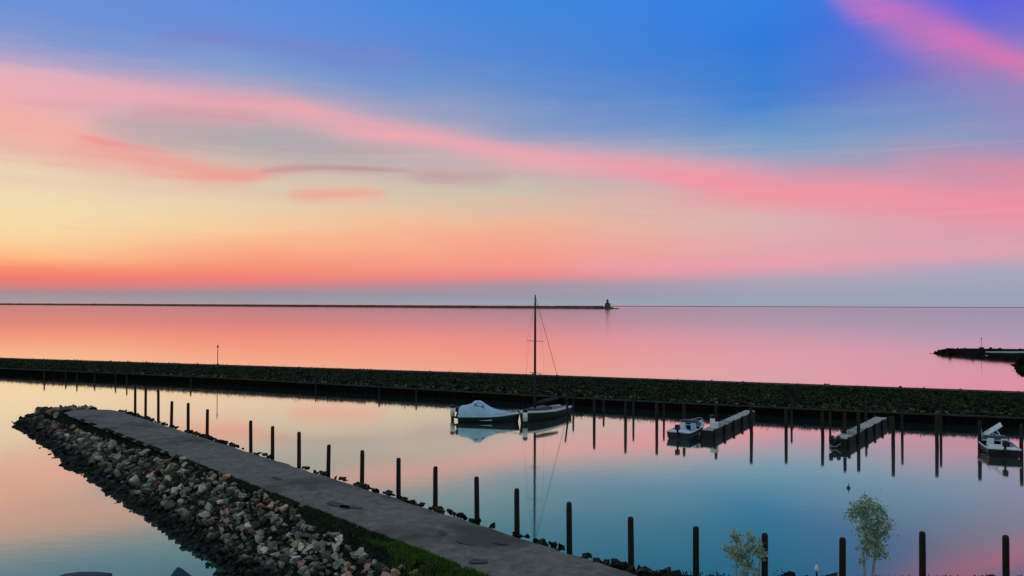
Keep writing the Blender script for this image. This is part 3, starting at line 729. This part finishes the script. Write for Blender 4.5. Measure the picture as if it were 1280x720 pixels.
# 1 blue covered runabout, bow to the right
Dw = 82.3
b1 = empty('covered_boat', ((611.5-640)*Dw/F, Dw, 0), R(-4)); tag(b1, 'dark hulled runabout under a peaked light blue canvas cover beside the far docks', 'boat')
rg = boat_base(b1, 6.1, 2.35, .62, M['navy'], .22)
prof = [(-3.0, .66, 1.45), (-2.75, .68, 1.62), (-2.2, .7, 1.66), (-1.75, .7, 1.85), (-1.4, .7, 2.12), (-.85, .72, 2.12), (-.35, .72, 1.78), (.1, .74, 1.5), (.7, .76, 1.3), (1.3, .8, 1.15), (1.9, .86, 1.02), (2.5, .9, .96)]
rings = []
for (x, z0, z1) in prof:
    t = (x+3.05)/6.1; bw = 2.35/2*(.92+.08*min(1, t*2.2))*(1-max(0, (t-.45)/.55)**2.4)*1.03+.02
    pk = .45 if x < .2 else .25
    rings.append([Vector((x, -bw, z0-.14)), Vector((x, -bw*.98, z0+.05)), Vector((x, -bw*.8, z0+(z1-z0)*.62)), Vector((x, -bw*pk, z1-.06+.02*math.sin(x*7))), Vector((x, 0, z1+.02*math.sin(x*5))), Vector((x, bw*pk, z1-.06)), Vector((x, bw*.8, z0+(z1-z0)*.62)), Vector((x, bw*.98, z0+.05)), Vector((x, bw, z0-.14))])
mb = MB().loft(rings, closed=False, cap=False); mb.add([p for p in rings[0]], [tuple(range(9))]); mb.add([p for p in rings[-1]], [tuple(range(9))])
cov = mb.build('canvas_cover', M['bluecover'], b1, True)
# darker window let into the near and far side of the cover
for sd in (-1, 1):
    def cp_(i, u):   # point on the cover's side
        a = rings[i][2 if sd < 0 else 6]; c_ = rings[i][3 if sd < 0 else 5]; return a.lerp(c_, u)+Vector((0, sd*.02, .012))
    Vv = [cp_(4, .12), cp_(5, .1), cp_(6, .1), cp_(6, .7), cp_(5, .78), cp_(4, .72)]
    mesh_obj('window', Vv, [tuple(range(6))], M['glass'], cov)
rail(b1, rg, .4, 9); outboard(b1, -3.1, 0, .75, .2)
# 2 sailboat, bow to the camera and left, boom with white cover
St = at(714, 524, 0); mastp = Vector((2.3, 81.6))
ang = math.atan2(83.0-89.4, 2.0-6.6)
sb = empty('sailboat', (3.45, 84.9, 0), ang); tag(sb, 'dark hulled sailboat with a tall bare mast and white covered boom', 'sailboat')
LS = 8.6
rg = hull(LS, 2.5, .85, .25, .4, .62, flare=.1)
MB().loft(rg, closed=False, cap=False).add(rg[0], [tuple(range(9))]).build('hull', M['black'], sb, True)
for k_ in (0, 8):
    V = []; Fc = []
    for r_ in rg:
        p_ = r_[k_]; sg = -1 if k_ == 0 else 1
        V += [p_+Vector((0, sg*.02, -.10)), p_+Vector((0, sg*.03, .10)), p_+Vector((0, -sg*.10, .10)), p_+Vector((0, -sg*.10, 0))]
    for i in range(len(rg)-1):
        for j in range(3): Fc.append((i*4+j, i*4+j+1, i*4+j+5, i*4+j+4))
    mesh_obj('toe_rail', V, Fc, M['white'], sb)
V = []; Fc = []
for r_ in rg: V += [r_[0], Vector((r_[0].x, 0, r_[0].z+.07)), r_[8]]
for i in range(len(rg)-1):
    for j in range(2): Fc.append((i*3+j, i*3+j+1, i*3+j+4, i*3+j+3))
mesh_obj('deck', V, Fc, mat('sailboat_deck_grey', (.10, .10, .11), (.2, .2, .21), 2, .7), sb, True)
m = MB(); m.box((.9, 0, 1.08), (2.9, 1.35, .36), b=.12); cab = m.build('cabin', mat('cabin_dark_paint', (.03, .03, .035), (.07, .07, .08), 2, .5), sb)
for sd in (-1, 1): MB().box((1.0, sd*.685, 1.12), (1.7, .02, .13)).build('window', M['glass'], cab)
mx = 1.75
MB().tube([(mx, 0, .9), (mx, 0, 6), (mx, 0, 10.5), (mx, 0, 13.0)], [.13, .125, .115, .07], 12).build('mast', M['mast'], sb, True)
m = MB(); m.tube([(mx, -1.0, 8.2), (mx, 1.0, 8.2)], .03, 6); m.tube([(mx, -.7, 4.9), (mx, .7, 4.9)], .03, 6); m.build('spreader', M['mast'], sb)
m = MB(); m.tube([(mx-.15, 0, 1.75), (mx-2, 0, 1.78), (mx-3.2, 0, 1.82), (mx-4.4, 0, 1.86)], [.17, .22, .19, .13], 10); m.build('boom', M['sail'], sb, True)
m = MB(); m.tube([(mx, 0, 12.9), (-LS/2+.05, 0, 1.0)], .022, 5); m.build('backstay', M['mast'], sb)
m = MB(); m.tube([(mx, 0, 12.9), (LS/2-.1, 0, 1.15)], .007, 5); m.build('forestay', M['mast'], sb)
for sd in (-1, 1): MB().tube([(mx, 0, 12.6), (mx, sd*1.0, 8.2), (mx, sd*1.15, .95)], .006, 5).build('shroud', M['mast'], sb)
# 3 open boat lying along the middle pier, seen over its stern quarter
b3 = empty('motorboat', (16.55, 74.6, 0), R(60)); tag(b3, 'dark hulled open motorboat with white deck and windscreen beside the middle pier', 'boat')
rg = boat_base(b3, 6.6, 2.3, .62, M['navy'], .22)
windscreen(b3, .9, 1.7, .78, .5, .35)
MB().box((.15, 0, .235), (1.5, 1.9, .05)).build('cockpit_shade', M['wellshade'], b3)  # dark sheet painted in for the shadow inside the cockpit
seat(b3, -.2, .5, .25, M['white']); seat(b3, -.2, -.5, .25, M['bluecover'])
m = MB(); m.box((-2.75, 0, .52), (.75, 1.95, .34), b=.08); m.build('stern_bench', M['white'], b3)
m = MB(); m.box((-1.55, 0, .42), (.7, .8, .42), b=.07); m.build('engine_cover', M['bluecover'], b3)
m = MB(); m.box((1.25, 0, .95), (.5, 1.5, .34), b=.08); m.build('console', M['white'], b3)
outboard(b3, -3.35, 0, .72, .0, M['black_rubber']); rail(b3, rg, .35, 9)
# 4 boat at the right, stern towards the camera, with a raised tilted canopy
b4 = empty('motorboat', (40.15, 66.6, 0), R(70)); tag(b4, 'black hulled motorboat with white deck and raised slanting white canopy at the right edge', 'boat')
rg = boat_base(b4, 6.4, 2.5, .66, M['black'], .2)
windscreen(b4, 1.0, 1.8, .8, .4); MB().box((.2, 0, .25), (1.3, 2.0, .05)).build('cockpit_shade', M['wellshade'], b4)  # the sheet on the floor is added as the cockpit's interior shadow
seat(b4, -.5, .5, .28, M['white']); seat(b4, -.5, -.5, .28, M['white'])
m = MB(); m.box((-2.6, 0, .56), (.8, 2.1, .34), b=.08); m.build('stern_bench', M['white'], b4)
m = MB(); m.box((-1.5, .35, .5), (.8, .9, .5), b=.09); m.build('engine_cover', M['white'], b4)
m = MB(); m.box((1.3, -.1, 1.62), (.9, 1.5, .05), b=.02, ry=R(-14), rx=R(-40)); cn = m.build('canopy', M['white'], b4)
for sd in (-1, 1):
    m = MB(); m.tube([(1.6, sd*.8, .8), (1.2, sd*.5, 1.3), (1.0, sd*.2, 1.7)], .05, 6); m.build('canopy_frame', M['white'], b4)
m = MB(); m.tube([(1.2, .75, .8), (1.1, .85, 1.6), (1.0, .95, 2.2)], .06, 6); m.build('antenna', M['white'], b4)
outboard(b4, -3.25, 0, .78, .0); rail(b4, rg, .3, 9)
# 5, 6 covered boats at the bottom left, nearest
b5 = empty('covered_boat', (-16.4, 28.9, 0), R(-88)); tag(b5, 'boat under a flat dark blue cover at the bottom left edge', 'boat')
boat_base(b5, 5.2, 2.2, .8, M['navy'], .3)
rings = []
for x, w_, z1 in ((-2.65, 1.02, 1.25), (-2.55, 1.06, 1.5), (-1.8, 1.12, 1.58), (-.6, 1.12, 1.5), (.8, 1.0, 1.35), (2.2, .5, 1.2), (2.7, .1, 1.15)):
    rings.append([Vector((x, -w_*1.05, .75)), Vector((x, -w_, .95)), Vector((x, -w_*.86, z1-.06)), Vector((x, -w_*.3, z1+.01)), Vector((x, w_*.35, z1)), Vector((x, w_*.84, z1-.05)), Vector((x, w_, .95)), Vector((x, w_*1.05, .75))])
MB().loft(rings, closed=False, cap=False).add(rings[0], [tuple(range(8))]).build('canvas_cover', M['navycover'], b5, True)
b6 = empty('covered_boat', (-12.9, 29.3, 0), R(-92)); tag(b6, 'small boat under a peaked dark cover close to the rocks at the bottom edge', 'boat')
boat_base(b6, 4.4, 1.5, .6, M['navy'], .2)
rings = []
for x, w_, z1 in ((-2.2, .6, 1.4), (-2.1, .65, 1.72), (-1.6, .72, 1.5), (-.3, .74, 1.1), (1.0, .6, .95), (2.2, .1, .85)):
    rings.append([Vector((x, -w_*1.05, .6)), Vector((x, -w_, .75)), Vector((x, -w_*.6, z1*.72)), Vector((x, -w_*.45, z1-.12)), Vector((x, -w_*.25, z1)), Vector((x, 0, z1-.05)), Vector((x, w_*.7, z1*.78)), Vector((x, w_, .75)), Vector((x, w_*1.05, .6))])
MB().loft(rings, closed=False, cap=False).add(rings[0], [tuple(range(9))]).build('canvas_cover', M['navycover'], b6, True)

# buoy on the open harbour water
q = at(1059.5, 609, 0); r = empty('buoy', (q.x, q.y, 0)); tag(r, 'small dark float alone on the open harbour water', 'buoy')
MB().tube([(0, 0, -.15), (0, 0, -.05), (0, 0, .08), (0, 0, .16)], [.05, .12, .12, .04], 12).build('float', M['float'], r, True)
MB().tube([(0, 0, .15), (.02, 0, .32)], .025, 6).build('stem', M['float'], r)
# bare post on the breakwater at the left, small markers
D_ = 124.; post = MB().tube([(0, 0, -.3), (0, 0, 2.2), (.02, 0, 3.9)], [.06, .055, .04], 8)
post.box((0, 0, 3.4), (.3, .04, .2)); o = post.build('marker_post', M['mast']); o.location = ((273-640)*D_/F, D_, 1.9); tag(o, 'thin lone marker post standing on the left part of the breakwater', 'post')

# ------------------------------------------------------------------ rocky spit out on the lake at the right
SP = [(106.3, 203), (110, 207), (118, 209), (130, 208), (150, 206), (190, 204), (190, 118), (86, 96), (83.5, 108), (84.5, 122), (87, 136), (96.5, 154), (108, 172), (111.5, 176.5), (112.5, 179), (110.5, 182), (109, 187), (107.5, 194), (106.8, 198.5)]
SPA = np.array(SP)
def sp_dist(x, y):
    n = len(SPA); ins = False; best = 1e9
    for i in range(n):
        x1, y1 = SPA[i]; x2, y2 = SPA[(i+1) % n]
        if (y1 > y) != (y2 > y) and x < (x2-x1)*(y-y1)/(y2-y1)+x1: ins = not ins
        dx, dy = x2-x1, y2-y1; t = max(0, min(1, ((x-x1)*dx+(y-y1)*dy)/(dx*dx+dy*dy))); best = min(best, math.hypot(x-x1-t*dx, y-y1-t*dy))
    return best if ins else -best
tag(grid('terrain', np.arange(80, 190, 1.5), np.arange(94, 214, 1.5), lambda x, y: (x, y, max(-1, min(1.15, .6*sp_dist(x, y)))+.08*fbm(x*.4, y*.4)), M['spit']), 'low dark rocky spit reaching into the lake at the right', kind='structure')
pl = []
for k in range(3000):
    x = random.uniform(82, 160); y = random.uniform(100, 212); dd = sp_dist(x, y)
    if -.6 < dd < 2.6 and not (x > 109.5 and 177 < y < 190): sz = random.uniform(.5, 1.3); pl.append(((x, y, .6*min(dd, 1.9)), sz, rrot()))
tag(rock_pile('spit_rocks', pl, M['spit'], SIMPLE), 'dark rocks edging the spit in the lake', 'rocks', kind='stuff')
tag(mesh_obj('path', [(110.0, 186, .5), (112.5, 180.5, .45), (115, 179.6, .5), (140, 178, .5), (140, 187, 1.6), (118, 188, 1.5), (112, 189.5, 1.35)], [(0, 1, 2, 6), (2, 3, 4, 5, 6)], M['concrete']), kind='structure')
r = empty('navigation_light', (120.2, 205, 1.1)); tag(r, 'thin navigation light pole standing on the dark spit at the right', 'light pole')
MB().tube([(0, 0, 0), (0, 0, 2.6)], [.05, .04], 8).build('pole', M['mast'], r)
MB().box((0, 0, 2.7), (.2, .2, .25), b=.04).build('lantern', M['mast'], r)
MB().box((0, 0, .2), (.9, .9, .5), b=.05).build('base', M['mast'], r)

# ------------------------------------------------------------------ far stone breakwater and lighthouse
def farwall(p0, p1, h, w, label):
    p0 = Vector(p0); p1 = Vector(p1); n = 160; rings = []; t_ = (p1-p0).normalized(); nn = Vector((-t_.y, t_.x))
    for i in range(n+1):
        p = p0.lerp(p1, i/n); hh = h*(1+.10*fbm(i*.35, h)); e = w/2
        rings.append([Vector((p.x+nn.x*k, p.y+nn.y*k, z)) for k, z in ((-e, -2), (-e*.4, hh*.85), (-e*.2, hh), (e*.2, hh), (e*.4, hh*.85), (e, -2))])
    tag(MB().loft(rings, closed=False, cap=False).build('stone_breakwater', M['farstone']), label, 'breakwater')
farwall((-2700, 4150), (276, 2440), 8.0, 20, 'long far stone breakwater running along the horizon to the lighthouse')
farwall((330, 6200), (4800, 7400), 4.0, 20, 'faint low breakwater on the horizon right of the lighthouse')
lh = empty('lighthouse', (287, 2400, 0)); tag(lh, 'small dark lighthouse house on its stone crib at the end of the far breakwater', 'lighthouse')
MB().tube([(0, 0, -3), (0, 0, 5.0), (0, 0, 5.6)], [17, 16, 17], 8).build('crib', M['farstone'], lh)
m = MB(); m.box((-24, 4, 2.6), (26, 11, 5.2)); m.build('landing', M['farstone'], lh)
m = MB(); m.box((24, 2, 1.0), (20, 9, 2.6)); m.build('landing', M['farstone'], lh)
m = MB(); m.box((0, 0, 10), (15, 15, 9)); w_ = m.build('wall', M['lh_wall'], lh)
for x in (-4.5, 0, 4.5):
    for z in (8.2, 12): MB().box((x, -7.55, z), (1.4, .3, 2)).build('window', M['glass'], w_)
m = MB(); m.add([(-8.5, -8.5, 14.5), (8.5, -8.5, 14.5), (8.5, 8.5, 14.5), (-8.5, 8.5, 14.5), (-3, -3, 18.5), (3, -3, 18.5), (3, 3, 18.5), (-3, 3, 18.5)], [(0, 1, 5, 4), (1, 2, 6, 5), (2, 3, 7, 6), (3, 0, 4, 7), (4, 5, 6, 7), (3, 2, 1, 0)]); m.build('roof', M['lh_roof'], lh)
m = MB(); m.box((-.5, 0, 20.5), (6.5, 6.5, 9)); m.build('tower', M['lh_wall'], lh)
m = MB(); m.tube([(-.5, 0, 25), (-.5, 0, 27.6), (-.5, 0, 29.4)], [2.6, 2.6, .2], 10); m.build('lantern_room', M['lh_roof'], lh)
m = MB(); m.tube([(8, 0, 14), (8, 0, 21)], .3, 6); m.build('flagpole', M['mast'], lh)

# ------------------------------------------------------------------ saplings and shrubs on the near shore
def sapling(px, D, ztop, zbot, crown_pts, label, nleaf, lsize=.075, stems=2, seed=1):
    rg_ = random.Random(seed); x0 = (px-640)*D/F
    r = empty('sapling', (x0, D, zbot)); tag(r, label, 'tree', 'young trees on the near shore')
    H = ztop-zbot; m = MB(); ends = []
    for k in range(stems):
        dx = (k-(stems-1)/2)*.28; pts = []
        for i in range(7):
            t = i/6; pts.append(Vector((dx*(.45+t)+.05*math.sin(i*1.3+k), .03*math.sin(i*2+k), H*.92*t)))
        m.tube(pts, [.055*(1-.7*i/6)+.008 for i in range(7)], 7)
        ends.append(pts)
    br = []
    for (cx, cz_, rad, den) in crown_pts:
        c = Vector(((cx-px)*D/F, rg_.uniform(-.12, .12), EYE-(cz_-hor(cx))*D/F-zbot))
        st = min(ends, key=lambda e: abs(e[4].x-c.x)); zz = max(.4, c.z-.35); i = min(5, int(zz/(H*.92)*6)); a = st[i].lerp(st[i+1], .5)
        if a.z < c.z+.3: m.tube([a, (a+c)/2+Vector((0, 0, .04)), c], [.014, .01, .005], 5)
        br.append((c, rad*D/F, den))
    m.build('trunk', M['bark'], r)
    V = []; Fc = []; tot = sum(b_[1]**2*b_[2] for b_ in br)
    for c, rad, den in br:
        for q in range(int(nleaf*rad**2*den/tot)):
            p = c+Vector((rg_.gauss(0, rad*.55), rg_.gauss(0, rad*.55), rg_.gauss(0, rad*.55)))
            e = lsize*rg_.uniform(.6, 1.3); d1 = Vector((rg_.gauss(0, 1), rg_.gauss(0, 1), rg_.gauss(0, .8)-.4)).normalized(); d2 = d1.cross(Vector((rg_.gauss(0, 1), rg_.gauss(0, 1), rg_.gauss(0, 1)))).normalized()
            n = len(V); V += [p, p+d1*e*.5+d2*e*.28, p+d1*e, p+d1*e*.5-d2*e*.28]; Fc.append((n, n+1, n+2, n+3))
    mesh_obj('crown', V, Fc, M['leaf'], r)
sapling(1086, 25.5, 5.95, 1.3, [(1074, 634, 9, 1), (1086, 629, 9, 1), (1098, 636, 8, .9), (1066, 643, 7, .8), (1082, 645, 9, 1.2), (1104, 648, 9, .5), (1095, 652, 8, .8), (1078, 660, 8, 1), (1092, 664, 9, 1.2), (1103, 665, 8, .7), (1112, 656, 7, .3), (1080, 674, 8, .9), (1093, 678, 9, 1), (1084, 688, 7, .6), (1098, 690, 8, .8), (1076, 682, 6, .4), (1072, 697, 4, .5)],
        'taller airy sapling with a pale narrow crown beside the right-hand piles', 2600, .11, 2, 5)
sapling(934, 25.5, 4.95, 1.3, [(916, 665, 5, .7), (921, 671, 6, .9), (934, 664, 4, .5), (941, 672, 6, .6), (915, 686, 8, 1), (924, 690, 8, 1.3), (938, 684, 8, .9), (947, 686, 7, 1.2), (930, 697, 7, .7), (937, 704, 6, .7), (928, 710, 6, .6), (943, 712, 5, .5), (909, 682, 5, .6)],
        'shorter airy sapling with sparse leaves left of the dark pile', 1500, .11, 3, 9)
def shrub(px, py, w_px, D, label, seed):
    rg_ = random.Random(seed); zt = EYE-(py-hor(px))*D/F; rad = w_px*D/F/2
    r = empty('shrub', ((px-640)*D/F, D, 1.2)); tag(r, label, 'shrub')
    m = MB()
    for k in range(7): m.tube([(0, 0, .1), (rg_.uniform(-rad, rad)*.8, rg_.uniform(-.3, .3), (zt-1.2)*.8)], [.02, .008], 5)
    m.build('stems', M['bark'], r); V = []; Fc = []
    for q in range(900):
        u = rg_.uniform(-1, 1); p = Vector((u*rad, rg_.gauss(0, .25), (zt-1.2)*math.sqrt(max(.05, 1-u*u*.6))*rg_.uniform(.45, 1.0)))
        e = rg_.uniform(.05, .1); d1 = Vector((rg_.gauss(0, 1), rg_.gauss(0, 1), rg_.gauss(0, 1))).normalized(); d2 = d1.cross(Vector((rg_.gauss(0, 1), rg_.gauss(0, 1), 1))).normalized()
        n = len(V); V += [p, p+d1*e*.5+d2*e*.3, p+d1*e, p+d1*e*.5-d2*e*.3]; Fc.append((n, n+1, n+2, n+3))
    mesh_obj('foliage', V, Fc, M['shrub'], r)
shrub(897, 716, 26, 27, 'dark low shrub left of the shorter sapling at the bottom edge', 3)
shrub(980, 714, 44, 27, 'dark teal rounded shrub between the fourth and fifth piles from the right', 4)
q = at(1019.5, 712, 2.6); r = empty('marker_post', (q.x, q.y, 1.2)); tag(r, 'short white tipped marker post standing at the bottom edge', 'post')
MB().tube([(-.05, 0, 0), (0, 0, 1.4)], .03, 8).build('post', M['wood'], r)
MB().tube([(0, 0, 1.38), (0, 0, 1.46), (.0, 0, 1.55), (0, 0, 1.66)], [.05, .085, .06, .01], 10).build('tip', M['plastic'], r, True)

# ------------------------------------------------------------------ camera and render
cd = bpy.data.cameras.new('camera'); cam = bpy.data.objects.new('camera', cd); COL.objects.link(cam)
cd.sensor_width = 36; cd.lens = 36*F/1280; cd.clip_end = 120000; cd.clip_start = .1
cam.location = (0, 0, EYE)
pitch = math.atan((HOR0-360)/F); roll = math.atan(TILT)
cam.matrix_world = Matrix.Translation((0, 0, EYE)) @ Matrix.Rotation(R(90)+pitch, 4, 'X') @ Matrix.Rotation(roll, 4, 'Z')
SC.camera = cam
SC.view_settings.view_transform = 'Standard'; SC.view_settings.look = 'None'; SC.view_settings.exposure = 0; SC.view_settings.gamma = 1
SC.cycles.max_bounces = 6; SC.cycles.use_denoising = True
